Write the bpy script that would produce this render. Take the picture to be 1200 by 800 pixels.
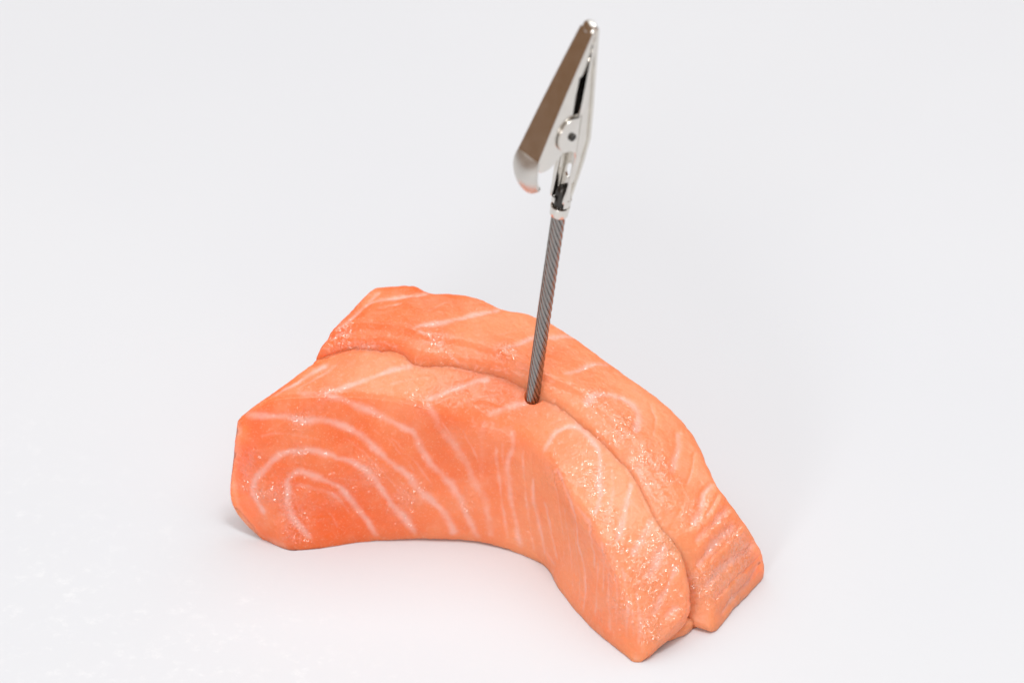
import bpy, bmesh, math
import numpy as np
from mathutils import Vector, Matrix, noise

S = 0.001                                    # everything below is measured in millimetres
sc = bpy.context.scene
for o in list(bpy.data.objects):
    bpy.data.objects.remove(o)
C = sc.collection

# ------------------------------------------------------------------ camera
PITCH = math.radians(38.0)
cam_d = bpy.data.cameras.new("camera")
cam = bpy.data.objects.new("camera", cam_d); C.objects.link(cam)
cam.location = (0.0, (26.0 - 450.0 * math.cos(PITCH)) * S, 450.0 * math.sin(PITCH) * S)
cam.rotation_euler = (math.radians(90.0) - PITCH, 0, 0)
cam_d.lens = 135.0; cam_d.sensor_width = 36.0
cam_d.clip_start = 0.01; cam_d.clip_end = 20.0
cam_d.dof.use_dof = True
cam_d.dof.focus_distance = 0.413
cam_d.dof.aperture_fstop = 24.0
sc.camera = cam

# ------------------------------------------------------------------ light
world = bpy.data.worlds.new("World"); sc.world = world; world.use_nodes = True
bgn = world.node_tree.nodes["Background"]
bgn.inputs[0].default_value = (0.24, 0.135, 0.075, 1); bgn.inputs[1].default_value = 1.0   # dim brown room round the lit table

def softbox(name, loc, target, sx, sy, power, col=(1, 1, 1)):
    d = bpy.data.lights.new(name, 'AREA'); d.shape = 'RECTANGLE'; d.size = sx; d.size_y = sy
    d.energy = power; d.color = col
    o = bpy.data.objects.new(name, d); C.objects.link(o); o.location = loc
    o.rotation_euler = (Vector(target) - Vector(loc)).to_track_quat('-Z', 'Y').to_euler()
    return o
softbox("overhead_softbox", (0.0, 0.15, 0.85), (0, 0, 0), 1.5, 1.2, 10.3, (0.845, 0.94, 1.0))
softbox("front_fill", (0.0, -0.85, 0.62), (0, 0, 0), 1.0, 0.45, 1.2, (0.86, 0.95, 1.0))  # added fill behind the camera, lifts the front faces
softbox("left_glint_light", (-0.28, -0.62, 0.24), (0, 0, 0), 0.16, 0.16, 1.35, (0.95, 0.97, 1.0))  # small unseen light added for glints on the front face
softbox("top_glint_light", (0.11, -0.09, 0.72), (0, 0, 0), 0.16, 0.16, 1.65, (0.95, 0.97, 1.0))  # small unseen light added for glints on the sloping tops

sc.view_settings.view_transform = 'Standard'; sc.view_settings.look = 'None'
sc.view_settings.exposure = 0.0; sc.view_settings.gamma = 1.0
sc.view_settings.use_curve_mapping = False

# ------------------------------------------------------------------ helpers
def new_mat(name):
    m = bpy.data.materials.new(name); m.use_nodes = True
    nt = m.node_tree
    return m, nt, nt.nodes["Principled BSDF"]

def node(nt, typ, **kw):
    n = nt.nodes.new(typ)
    for k, v in kw.items():
        if k.startswith('i_'):
            n.inputs[k[2:].replace('_', ' ')].default_value = v
        else:
            setattr(n, k, v)
    return n

def math_node(nt, op, a, b=None, clamp=False):
    n = nt.nodes.new("ShaderNodeMath"); n.operation = op; n.use_clamp = clamp
    for k, v in enumerate((a, b)):
        if v is None: continue
        if isinstance(v, (int, float)): n.inputs[k].default_value = v
        else: nt.links.new(v, n.inputs[k])
    return n.outputs[0]

def mix_col(nt, f, a, b):
    n = nt.nodes.new("ShaderNodeMix"); n.data_type = 'RGBA'
    for sock, v in ((n.inputs[0], f), (n.inputs[6], a), (n.inputs[7], b)):
        if isinstance(v, (int, float)): sock.default_value = v
        elif isinstance(v, tuple): sock.default_value = v + (1,)
        else: nt.links.new(v, sock)
    return n.outputs[2]

def ramp(nt, v, lo, hi):
    n = nt.nodes.new("ShaderNodeMapRange"); n.interpolation_type = 'SMOOTHSTEP'
    nt.links.new(v, n.inputs[0]); n.inputs[1].default_value = lo; n.inputs[2].default_value = hi
    return n.outputs[0]

def add_obj(name, bm_or_me, mat, parent=None, smooth=True):
    if isinstance(bm_or_me, bmesh.types.BMesh):
        me = bpy.data.meshes.new(name); bm_or_me.to_mesh(me); bm_or_me.free()
    else:
        me = bm_or_me
    o = bpy.data.objects.new(name, me); C.objects.link(o)
    me.materials.append(mat)
    if smooth:
        me.polygons.foreach_set("use_smooth", [True] * len(me.polygons))
    o.parent = parent
    return o

def tag(o, label, cat):
    o["label"] = label; o["category"] = cat

# ------------------------------------------------------------------ materials
def paper_material():
    m, nt, b = new_mat("white_board")
    tc = node(nt, "ShaderNodeTexCoord")
    n1 = node(nt, "ShaderNodeTexNoise", i_Scale=9.0, i_Detail=4.0); nt.links.new(tc.outputs["Object"], n1.inputs["Vector"])
    n2 = node(nt, "ShaderNodeTexNoise", i_Scale=700.0, i_Detail=5.0, i_Roughness=0.65); nt.links.new(tc.outputs["Object"], n2.inputs["Vector"])
    n3 = node(nt, "ShaderNodeTexNoise", i_Scale=300.0, i_Detail=6.0, i_Roughness=0.7); nt.links.new(tc.outputs["Object"], n3.inputs["Vector"])
    scuff = math_node(nt, 'MULTIPLY', ramp(nt, n1.outputs[0], 0.30, 0.60), ramp(nt, n3.outputs[0], 0.46, 0.66))
    scuff = math_node(nt, 'MULTIPLY', scuff, ramp(nt, n2.outputs[0], 0.45, 0.65))
    sx = node(nt, "ShaderNodeSeparateXYZ"); nt.links.new(tc.outputs["Object"], sx.inputs[0])
    corner = math_node(nt, 'ADD', math_node(nt, 'MULTIPLY', sx.outputs[0], -1.0), math_node(nt, 'MULTIPLY', sx.outputs[1], -1.0))
    scuff = math_node(nt, 'MULTIPLY', scuff, ramp(nt, corner, 0.030, 0.065))
    c = mix_col(nt, ramp(nt, n1.outputs[0], 0.3, 0.7), (0.675, 0.685, 0.705), (0.695, 0.702, 0.717))
    c = mix_col(nt, math_node(nt, 'MULTIPLY', scuff, 0.55), c, (0.84, 0.84, 0.84))
    nt.links.new(c, b.inputs["Base Color"])
    b.inputs["Roughness"].default_value = 0.55
    b.inputs["Specular IOR Level"].default_value = 0.3
    bp = node(nt, "ShaderNodeBump", i_Strength=0.08, i_Distance=0.0002)
    nt.links.new(n2.outputs[0], bp.inputs["Height"]); nt.links.new(bp.outputs[0], b.inputs["Normal"])
    return m

def salmon_material(name, seed):
    m, nt, b = new_mat(name)
    tc = node(nt, "ShaderNodeTexCoord"); at = node(nt, "ShaderNodeAttribute", attribute_name="fat")
    mp = node(nt, "ShaderNodeMapping"); mp.inputs["Location"].default_value = (seed, seed * 0.7, 0)
    nt.links.new(tc.outputs["Object"], mp.inputs["Vector"]); P = mp.outputs[0]
    def nz(scale, det=3.0, rough=0.55):
        n = node(nt, "ShaderNodeTexNoise", i_Scale=scale, i_Detail=det, i_Roughness=rough)
        nt.links.new(P, n.inputs["Vector"]); return n.outputs[0]
    big, mid, fine, grain = nz(70), nz(420, 4.0), nz(1600, 4.0, 0.65), nz(3600, 3.0, 0.7)
    # fat with frayed, patchy edges
    fr = math_node(nt, 'ADD', at.outputs["Fac"], math_node(nt, 'MULTIPLY', math_node(nt, 'SUBTRACT', mid, 0.5), 0.28))
    fr = math_node(nt, 'ADD', fr, math_node(nt, 'MULTIPLY', math_node(nt, 'SUBTRACT', fine, 0.5), 0.5))
    fr = math_node(nt, 'MULTIPLY', ramp(nt, fr, 0.02, 1.05), ramp(nt, at.outputs["Fac"], 0.02, 0.3))
    sx = node(nt, "ShaderNodeSeparateXYZ"); nt.links.new(tc.outputs["Object"], sx.inputs[0])
    along = math_node(nt, 'ADD', sx.outputs[0], math_node(nt, 'MULTIPLY', math_node(nt, 'SUBTRACT', big, 0.5), 0.05))
    deep = mix_col(nt, ramp(nt, big, 0.32, 0.68), (0.90, 0.138, 0.030), (0.92, 0.200, 0.064))     # belly end
    pale = mix_col(nt, ramp(nt, big, 0.32, 0.68), (0.92, 0.258, 0.108), (0.93, 0.315, 0.145))     # tail end
    flesh = mix_col(nt, ramp(nt, along, -0.034, 0.012), deep, pale)
    flesh = mix_col(nt, math_node(nt, 'MULTIPLY', ramp(nt, mid, 0.45, 0.75), 0.25), flesh, (0.94, 0.40, 0.25))
    flesh = mix_col(nt, math_node(nt, 'MULTIPLY', ramp(nt, grain, 0.52, 0.75), 0.35), flesh, (0.95, 0.48, 0.33))
    col = mix_col(nt, math_node(nt, 'MULTIPLY', fr, 0.64), flesh, (0.94, 0.51, 0.43))
    nt.links.new(col, b.inputs["Base Color"])
    b.subsurface_method = 'BURLEY'; b.inputs["Subsurface Weight"].default_value = 0.75
    b.inputs["Subsurface Radius"].default_value = (1.0, 0.35, 0.18)
    b.inputs["Subsurface Scale"].default_value = 0.0032
    b.inputs["IOR"].default_value = 1.40; b.inputs["Specular IOR Level"].default_value = 0.5
    b.inputs["Coat Roughness"].default_value = 0.07; b.inputs["Coat IOR"].default_value = 1.85
    rg = nt.nodes.new("ShaderNodeMapRange"); nt.links.new(big, rg.inputs[0])
    rg.inputs[1].default_value = 0.3; rg.inputs[2].default_value = 0.7; rg.inputs[3].default_value = 0.28; rg.inputs[4].default_value = 0.42
    nt.links.new(rg.outputs[0], b.inputs["Roughness"])
    # wet, grainy skin: small pits and beads, rougher in patches and along the fat
    g1, g2, wet = nz(1900, 1.0, 0.5), nz(3600, 1.0, 0.5), nz(260, 3.0)
    ag = node(nt, "ShaderNodeAttribute", attribute_name="grain")
    patch = math_node(nt, 'MULTIPLY', ag.outputs["Fac"], math_node(nt, 'ADD', 0.16, math_node(nt, 'MULTIPLY', ramp(nt, wet, 0.36, 0.60), 0.34)))
    patch = math_node(nt, 'ADD', patch, math_node(nt, 'MULTIPLY', fr, 0.10))
    patch = math_node(nt, 'ADD', patch, math_node(nt, 'ADD', 0.05, math_node(nt, 'MULTIPLY', ramp(nt, wet, 0.5, 0.7), 0.06)))
    nt.links.new(math_node(nt, 'MULTIPLY', math_node(nt, 'SUBTRACT', patch, 0.07), 3.6, True), b.inputs["Coat Weight"])
    h = math_node(nt, 'ADD', math_node(nt, 'MULTIPLY', g1, 0.5), math_node(nt, 'MULTIPLY', g2, 0.5))
    h = math_node(nt, 'MULTIPLY', h, patch)
    h = math_node(nt, 'ADD', h, math_node(nt, 'MULTIPLY', mid, 0.12))
    bp = node(nt, "ShaderNodeBump", i_Strength=1.0, i_Distance=0.0006)
    nt.links.new(h, bp.inputs["Height"]); nt.links.new(bp.outputs[0], b.inputs["Normal"])
    # the grains are tiny flat facets that each catch a lamp or not
    vo = node(nt, "ShaderNodeTexVoronoi", i_Scale=3400.0); nt.links.new(P, vo.inputs["Vector"])
    def vec(op, a, c):
        n = nt.nodes.new("ShaderNodeVectorMath"); n.operation = op
        for k, v in enumerate((a, c)):
            if v is None: continue
            if isinstance(v, tuple): n.inputs[k].default_value = v
            else: nt.links.new(v, n.inputs[k])
        return n
    tilt = vec('SUBTRACT', vo.outputs["Color"], (0.5, 0.5, 0.5)).outputs[0]
    sc_ = nt.nodes.new("ShaderNodeVectorMath"); sc_.operation = 'SCALE'; nt.links.new(tilt, sc_.inputs[0]); sc_.inputs["Scale"].default_value = 0.95
    nn = vec('NORMALIZE', vec('ADD', bp.outputs[0], sc_.outputs[0]).outputs[0], None)
    nt.links.new(nn.outputs[0], b.inputs["Coat Normal"])
    return m

def metal_material(name, col, rough, var=0.08, scale=900.0):
    m, nt, b = new_mat(name)
    tc = node(nt, "ShaderNodeTexCoord")
    n = node(nt, "ShaderNodeTexNoise", i_Scale=scale, i_Detail=4.0); nt.links.new(tc.outputs["Object"], n.inputs["Vector"])
    c = mix_col(nt, n.outputs[0], tuple(v * (1 - var) for v in col), tuple(min(1, v * (1 + var)) for v in col))
    nt.links.new(c, b.inputs["Base Color"])
    b.inputs["Metallic"].default_value = 1.0
    r = nt.nodes.new("ShaderNodeMapRange"); nt.links.new(n.outputs[0], r.inputs[0])
    r.inputs[3].default_value = rough * 0.75; r.inputs[4].default_value = rough * 1.25
    nt.links.new(r.outputs[0], b.inputs["Roughness"])
    bp = node(nt, "ShaderNodeBump", i_Strength=0.12, i_Distance=0.00005)
    nt.links.new(n.outputs[0], bp.inputs["Height"]); nt.links.new(bp.outputs[0], b.inputs["Normal"])
    return m

M_paper = paper_material()
M_front = salmon_material("salmon_flesh", 0.0)
M_back = salmon_material("salmon_flesh_rear", 0.31)
M_nickel = metal_material("nickel_plate", (0.74, 0.71, 0.66), 0.22)
M_rough = metal_material("rough_nickel", (0.66, 0.64, 0.60), 0.42)  # rougher, greyer nickel, blurs the salmon's reflection in the thumb tab
M_steel = metal_material("wire_steel", (0.31, 0.295, 0.28), 0.16, 0.3, 2500.0)
M_dark = metal_material("spring_steel_and_shade", (0.07, 0.065, 0.06), 0.35)  # spring and wire end; also stands in for shade in the clip

# ------------------------------------------------------------------ table
bm = bmesh.new()
bmesh.ops.create_grid(bm, x_segments=8, y_segments=8, size=1.5)
table = add_obj("tabletop", bm, M_paper)
table["kind"] = "structure"; table["label"] = "plain white tabletop under the salmon slices"

# ------------------------------------------------------------------ salmon slices
FRONT_SECTIONS = [
    [(-27.39, -9.35, 0.00), (-30.37, -7.33, 3.20), (-30.26, -6.44, 8.80), (-29.21, -7.86, 16.20), (-21.13, -1.44, 18.50)],
    [(-24.79, -10.92, 0.00), (-26.46, -9.65, 4.20), (-26.67, -8.24, 10.30), (-25.93, -6.28, 17.40), (-19.00, -0.88, 19.00)],
    [(-21.52, -10.78, 0.00), (-22.27, -9.65, 4.20), (-22.69, -8.24, 10.30), (-22.26, -5.94, 17.60), (-16.69, -0.36, 19.30)],
    [(-16.86, -9.87, 0.20), (-17.53, -9.36, 4.20), (-18.06, -8.24, 10.30), (-17.95, -5.67, 17.50), (-13.90, -0.66, 19.30)],
    [(-12.18, -9.61, 0.60), (-12.59, -9.36, 4.20), (-13.43, -8.36, 9.80), (-13.35, -5.76, 17.10), (-11.10, -1.93, 19.00)],
    [(-7.96, -9.70, 0.80), (-8.20, -9.36, 4.20), (-8.62, -8.12, 9.60), (-8.74, -6.90, 16.60), (-7.86, -2.31, 18.60)],
    [(-3.74, -10.18, 0.60), (-3.73, -9.79, 4.32), (-3.71, -8.75, 9.28), (-3.95, -7.61, 15.76), (-3.52, -2.75, 18.00)],
    [(0.28, -11.57, 0.20), (0.74, -11.15, 4.02), (0.92, -10.46, 8.78), (0.92, -9.10, 14.96), (1.29, -4.16, 17.00)],
    [(3.54, -13.75, 0.00), (4.15, -14.20, 4.70), (4.58, -13.96, 9.70), (4.38, -12.92, 14.20), (5.88, -7.47, 16.00)],
    [(5.17, -17.51, 0.00), (5.89, -16.95, 3.80), (6.48, -17.08, 8.40), (6.53, -17.26, 12.50), (9.43, -10.78, 14.80)],
    [(7.33, -21.78, 0.00), (8.20, -21.73, 4.00), (9.06, -21.40, 8.30), (9.20, -21.27, 11.30), (12.66, -14.69, 13.30)],
    [(9.38, -24.90, 0.00), (10.24, -25.03, 3.30), (11.18, -24.70, 7.00), (11.44, -23.25, 9.20), (15.12, -19.27, 11.00)],
    [(11.51, -27.44, 0.00), (12.20, -27.28, 2.30), (12.80, -26.69, 4.80), (13.25, -25.20, 6.60), (17.64, -21.74, 8.60)],
    [(12.48, -28.64, 0.00), (13.27, -28.69, 0.90), (13.80, -28.42, 2.00), (14.52, -27.78, 3.00), (18.64, -24.49, 5.00)],
]
BACK_SECTIONS = [
    [(-21.03, -0.03, 17.50), (-19.28, 1.00, 21.30), (-14.54, 7.90, 22.00)],
    [(-18.57, -0.22, 18.60), (-16.87, 1.61, 22.00), (-12.58, 8.05, 22.00)],
    [(-15.77, -0.23, 19.20), (-14.37, 1.45, 22.00), (-10.60, 8.05, 22.00)],
    [(-12.51, -0.86, 19.10), (-12.04, 1.00, 22.00), (-8.71, 6.92, 21.80)],
    [(-10.17, -2.27, 18.80), (-9.26, 0.29, 21.50), (-6.57, 7.32, 21.50)],
    [(-6.94, -2.21, 18.40), (-5.74, 0.02, 21.00), (-3.75, 7.20, 21.00)],
    [(-3.52, -2.62, 17.90), (-2.22, -0.84, 20.50), (-0.75, 5.69, 20.50)],
    [(-0.19, -3.38, 17.20), (1.11, -2.89, 20.00), (2.06, 5.42, 20.00)],
    [(2.95, -5.16, 16.50), (4.15, -4.15, 19.00), (5.33, 4.27, 19.00)],
    [(5.89, -7.23, 15.80), (7.55, -5.41, 18.00), (9.32, 0.99, 18.00)],
    [(9.44, -10.54, 14.60), (11.00, -8.52, 16.50), (13.46, -2.05, 16.50)],
    [(12.67, -14.45, 13.10), (14.33, -12.22, 14.80), (17.12, -4.92, 15.00)],
    [(13.81, -16.67, 12.00), (16.82, -15.74, 13.00), (19.81, -8.34, 13.50)],
    [(15.14, -19.03, 10.80), (18.43, -17.83, 11.20), (21.67, -13.42, 12.00)],
    [(16.75, -20.62, 9.30), (19.76, -20.07, 9.30), (23.50, -15.16, 10.00)],
    [(18.04, -21.47, 7.40), (20.72, -21.34, 6.20), (25.49, -16.02, 7.00)],
    [(18.92, -22.23, 4.20), (21.29, -22.88, 3.20), (26.82, -15.70, 3.80)],
    [(19.24, -23.51, 1.20), (21.29, -24.67, 0.90), (27.32, -15.28, 1.10)],
]
FRONT_FAT = [
    (0.25, 0.40, [(-27.7, -7.3, 13.1), (-26.9, -7.4, 13.2), (-25.9, -7.4, 13.5), (-24.9, -7.4, 13.5), (-24.0, -7.4, 13.4), (-23.1, -7.4, 13.2), (-22.2, -7.4, 13.0), (-21.2, -7.5, 12.8), (-20.1, -7.6, 12.4), (-19.4, -7.7, 12.2)]),
    (0.25, 0.40, [(-15.7, -6.9, 14.0), (-15.1, -7.0, 13.7), (-14.2, -7.2, 13.2), (-13.4, -7.4, 12.7), (-12.8, -7.6, 12.1), (-12.3, -7.8, 11.3), (-11.9, -8.0, 10.8), (-11.3, -8.2, 10.0), (-10.8, -8.3, 9.2), (-10.4, -8.4, 8.6)]),
    (0.25, 0.45, [(-7.8, -7.2, 15.5), (-7.4, -7.4, 14.8), (-6.9, -7.6, 13.8), (-6.5, -7.7, 12.9), (-6.0, -7.9, 12.2), (-5.5, -8.1, 11.6), (-5.1, -8.2, 10.9), (-4.7, -8.4, 10.1), (-4.4, -8.6, 9.3), (-4.1, -8.9, 8.4), (-3.8, -9.1, 7.5), (-3.6, -9.3, 6.6), (-3.6, -9.5, 5.9)]),
    (0.25, 0.40, [(-21.9, -9.4, 5.2), (-21.4, -9.4, 5.0), (-20.6, -9.5, 4.6), (-20.0, -9.5, 4.1), (-19.6, -9.7, 3.4), (-19.2, -9.8, 2.6), (-18.9, -9.9, 2.0)]),
    (0.25, 0.40, [(-1.1, -8.5, 13.6), (-1.0, -8.7, 12.8), (-1.0, -9.0, 11.7), (-0.9, -9.3, 10.5), (-0.8, -9.5, 9.4), (-0.7, -9.8, 8.3), (-0.6, -9.9, 7.5)]),
    (0.25, 0.45, [(6.3, -16.9, 10.5), (6.5, -17.2, 9.5), (6.6, -17.4, 7.8), (6.8, -18.0, 6.5), (7.0, -18.5, 5.5), (7.1, -19.2, 4.7), (7.1, -19.7, 3.7), (7.2, -20.3, 2.9), (7.2, -20.8, 2.0), (7.3, -21.2, 1.5)]),
    (0.25, 0.45, [(12.4, -25.1, 6.8), (12.5, -25.6, 6.3), (12.7, -26.2, 5.5), (12.8, -26.8, 4.6), (12.8, -27.2, 3.7), (12.8, -27.6, 2.7), (12.8, -27.9, 2.0)]),
    (0.29, 0.60, [(-1.8, -8.5, 12.9), (-1.7, -8.7, 12.3), (-1.7, -8.9, 11.4), (-1.6, -9.1, 10.4), (-1.5, -9.3, 9.6), (-1.4, -9.4, 8.8), (-1.3, -9.7, 7.8), (-1.2, -9.9, 6.9), (-1.1, -10.1, 5.9), (-0.9, -10.3, 4.8), (-0.7, -10.6, 3.5), (-0.5, -11.0, 2.2), (-0.4, -11.2, 1.2)]),
    (0.29, 0.50, [(1.1, -9.4, 13.6), (1.2, -9.6, 13.1), (1.1, -9.8, 12.2), (1.2, -10.1, 11.3), (1.3, -10.4, 10.2), (1.4, -10.7, 9.0), (1.5, -11.0, 7.8), (1.6, -11.3, 6.8), (1.7, -11.6, 5.7), (1.9, -11.9, 4.6), (2.1, -12.2, 3.3), (2.3, -12.6, 2.1), (2.5, -12.8, 1.1)]),
    (0.25, 0.50, [(5.7, -15.6, 10.0), (5.6, -15.5, 9.0), (5.7, -15.8, 8.3), (5.9, -16.2, 7.4), (6.0, -16.6, 6.6), (6.2, -16.9, 5.8), (6.3, -17.4, 4.8), (6.4, -18.0, 3.6), (6.5, -18.9, 2.5), (6.5, -19.5, 1.8)]),
    (0.25, 0.50, [(10.8, -23.7, 8.2), (10.9, -24.1, 7.6), (11.0, -24.7, 6.6), (11.1, -25.1, 5.6), (11.0, -25.5, 4.4), (11.0, -25.9, 3.1), (11.0, -26.2, 2.3)]),
    (0.25, 0.45, [(4.4, -13.3, 12.2), (4.6, -13.7, 11.5), (4.8, -14.1, 10.6), (5.0, -14.5, 9.5), (5.1, -14.8, 8.6), (5.2, -15.1, 7.8), (5.4, -15.5, 6.7), (5.5, -15.8, 5.4), (5.6, -16.4, 4.0), (5.6, -16.8, 3.0)]),
    (0.25, 0.45, [(-5.5, -7.5, 14.5), (-5.2, -7.7, 13.9), (-4.8, -8.0, 12.9), (-4.3, -8.2, 12.1), (-4.0, -8.4, 11.3), (-3.7, -8.5, 10.6), (-3.4, -8.7, 10.1)]),
    (0.25, 0.40, [(-13.4, -7.2, 13.2), (-13.1, -7.4, 12.8), (-12.5, -7.5, 12.3), (-12.0, -7.7, 11.7), (-11.4, -7.9, 11.1), (-10.9, -8.0, 10.4), (-10.2, -8.1, 9.7), (-9.6, -8.3, 8.7), (-9.0, -8.5, 7.8), (-8.6, -8.7, 7.1)]),
    (0.25, 0.40, [(-18.5, -7.3, 13.1), (-17.9, -7.5, 12.7), (-17.0, -7.7, 12.0), (-16.1, -7.9, 11.3), (-15.4, -8.2, 10.5), (-14.6, -8.4, 9.7), (-13.9, -8.6, 8.8), (-13.2, -8.8, 7.9), (-12.6, -9.0, 6.9), (-12.1, -9.1, 6.2)]),
    (0.29, 0.40, [(-13.8, -4.6, 17.7), (-13.1, -4.3, 17.8), (-12.1, -4.1, 17.9), (-11.1, -3.9, 18.1), (-10.0, -3.7, 18.2), (-9.0, -3.6, 18.3), (-8.3, -3.5, 18.3)]),
    (0.29, 0.35, [(-6.4, -6.4, 16.5), (-5.7, -6.1, 16.6), (-4.7, -5.7, 16.7), (-3.7, -5.4, 16.8), (-2.6, -5.2, 16.9), (-1.6, -4.9, 17.0), (-0.9, -4.8, 17.0)]),
    (0.29, 0.35, [(3.7, -8.8, 15.5), (4.0, -8.6, 15.6), (4.6, -8.4, 15.8), (5.1, -8.2, 16.0), (5.5, -8.1, 16.0), (6.0, -8.0, 16.0), (6.2, -7.9, 16.0)]),
    (0.29, 0.50, [(10.5, -13.5, 14.1), (10.6, -14.0, 13.9), (10.7, -14.7, 13.6), (10.8, -15.4, 13.3), (10.7, -16.3, 13.0), (10.6, -17.1, 12.7), (10.5, -17.9, 12.4), (10.3, -18.7, 12.1), (10.0, -19.4, 11.8), (9.8, -20.0, 11.6)]),
    (0.59, 1.00, [(-28.9, -7.6, 16.0), (-28.8, -7.5, 16.1), (-28.3, -7.3, 16.0), (-27.6, -7.0, 15.6), (-26.6, -6.9, 15.5), (-25.4, -6.8, 15.4), (-24.4, -6.8, 15.4), (-23.8, -6.8, 15.2), (-23.4, -6.8, 15.0), (-22.8, -6.9, 14.8), (-22.2, -6.9, 14.8), (-21.6, -6.8, 14.9), (-20.9, -6.8, 14.9), (-20.3, -6.8, 14.8), (-19.7, -6.8, 14.6), (-19.1, -6.8, 14.4), (-18.6, -6.9, 14.2), (-18.0, -7.0, 14.0), (-17.5, -7.1, 13.7), (-17.0, -7.2, 13.4), (-16.5, -7.3, 13.2), (-16.0, -7.4, 12.8), (-15.4, -7.6, 12.3), (-15.0, -7.7, 11.8), (-14.5, -7.9, 11.4), (-14.0, -8.0, 10.9), (-13.5, -8.2, 10.4), (-12.9, -8.3, 9.9), (-12.5, -8.4, 9.5), (-11.9, -8.4, 9.1), (-11.5, -8.5, 8.6), (-11.0, -8.6, 8.1), (-10.7, -8.7, 7.4), (-10.3, -8.8, 6.8), (-9.7, -8.9, 6.2), (-8.9, -9.0, 5.6), (-8.4, -9.2, 5.0), (-7.9, -9.3, 4.5), (-7.5, -9.4, 4.0), (-7.2, -9.5, 3.5), (-7.0, -9.6, 3.0), (-6.8, -9.7, 2.6), (-6.6, -9.8, 2.1), (-6.5, -9.8, 1.6), (-6.3, -9.8, 1.1), (-6.2, -9.8, 0.8)]),
    (0.54, 1.00, [(-27.0, -9.5, 3.6), (-27.2, -9.4, 3.9), (-27.4, -9.2, 4.4), (-27.7, -8.9, 4.8), (-28.0, -8.7, 5.2), (-28.2, -8.5, 5.6), (-28.3, -8.3, 6.2), (-28.2, -8.3, 6.7), (-28.1, -8.2, 7.4), (-27.9, -8.2, 7.8), (-27.6, -8.3, 8.4), (-27.2, -8.4, 8.9), (-26.9, -8.4, 9.3), (-26.7, -8.4, 9.6), (-26.4, -8.4, 9.9), (-26.2, -8.4, 10.2), (-25.7, -8.3, 10.6), (-25.2, -8.2, 11.0), (-24.7, -8.1, 11.2), (-24.2, -8.0, 11.4), (-23.6, -8.0, 11.4), (-23.1, -7.9, 11.5), (-22.7, -7.9, 11.5), (-22.3, -7.9, 11.6), (-21.9, -7.9, 11.6), (-21.3, -7.9, 11.4), (-20.7, -8.0, 11.2), (-20.1, -8.0, 11.0), (-19.4, -8.1, 10.9), (-18.9, -8.1, 10.6), (-18.2, -8.2, 10.5), (-17.7, -8.2, 10.3), (-17.2, -8.3, 10.1), (-16.7, -8.4, 9.8), (-16.2, -8.4, 9.5), (-15.7, -8.6, 9.1), (-15.3, -8.7, 8.6), (-14.9, -8.8, 8.1), (-14.6, -8.9, 7.4), (-14.2, -9.0, 6.8), (-13.9, -9.1, 6.3), (-13.5, -9.1, 5.8), (-13.2, -9.2, 5.2), (-12.9, -9.3, 4.7), (-12.5, -9.4, 4.2), (-12.1, -9.4, 3.7), (-11.7, -9.5, 3.0), (-11.2, -9.6, 2.3), (-10.8, -9.6, 1.7), (-10.7, -9.6, 1.2), (-10.6, -9.6, 1.0), (-10.5, -9.6, 0.7)]),
    (0.54, 0.95, [(-21.8, -10.7, 0.9), (-22.0, -10.6, 1.1), (-22.3, -10.5, 1.5), (-22.7, -10.4, 2.0), (-23.1, -10.2, 2.5), (-23.6, -10.1, 3.1), (-24.0, -10.0, 3.6), (-24.2, -9.8, 4.1), (-24.3, -9.7, 4.8), (-24.4, -9.5, 5.3), (-24.5, -9.4, 6.0), (-24.4, -9.2, 6.8), (-24.4, -9.1, 7.4), (-24.4, -8.9, 7.9), (-24.3, -8.9, 8.2), (-24.1, -8.7, 8.6), (-23.8, -8.7, 8.8), (-23.5, -8.6, 9.0), (-23.2, -8.6, 9.1), (-22.8, -8.5, 9.1), (-22.4, -8.6, 8.9), (-22.0, -8.6, 8.7), (-21.5, -8.7, 8.5), (-21.0, -8.7, 8.3), (-20.4, -8.8, 8.0), (-19.8, -8.8, 7.8), (-19.2, -8.9, 7.4), (-18.6, -8.9, 7.0), (-18.2, -9.0, 6.5), (-17.8, -9.1, 5.9), (-17.4, -9.2, 5.3), (-17.0, -9.3, 4.7), (-16.6, -9.4, 4.1), (-16.2, -9.5, 3.4), (-15.7, -9.6, 2.7), (-15.3, -9.7, 1.8), (-15.0, -9.7, 1.2), (-14.8, -9.7, 0.8), (-14.8, -9.7, 0.6), (-14.7, -9.7, 0.4)]),
    (0.39, 0.45, [(-23.9, -8.9, 7.8), (-23.4, -8.9, 7.5), (-22.7, -8.9, 7.4), (-22.0, -9.0, 7.2), (-21.4, -9.0, 7.0), (-20.8, -9.0, 6.9), (-20.2, -9.0, 6.6), (-19.6, -9.1, 6.3), (-19.1, -9.1, 5.8), (-18.6, -9.2, 5.3), (-18.2, -9.3, 4.7), (-17.9, -9.4, 4.1), (-17.7, -9.5, 3.6)]),
    (0.29, 0.30, [(-20.4, -8.8, 8.0), (-19.9, -8.8, 8.1), (-19.2, -8.7, 8.2), (-18.6, -8.7, 8.3), (-17.9, -8.7, 8.1), (-17.3, -8.7, 8.0), (-16.7, -8.8, 8.0), (-16.2, -8.8, 8.0), (-15.7, -8.7, 8.2), (-15.3, -8.7, 8.3)]),
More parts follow.
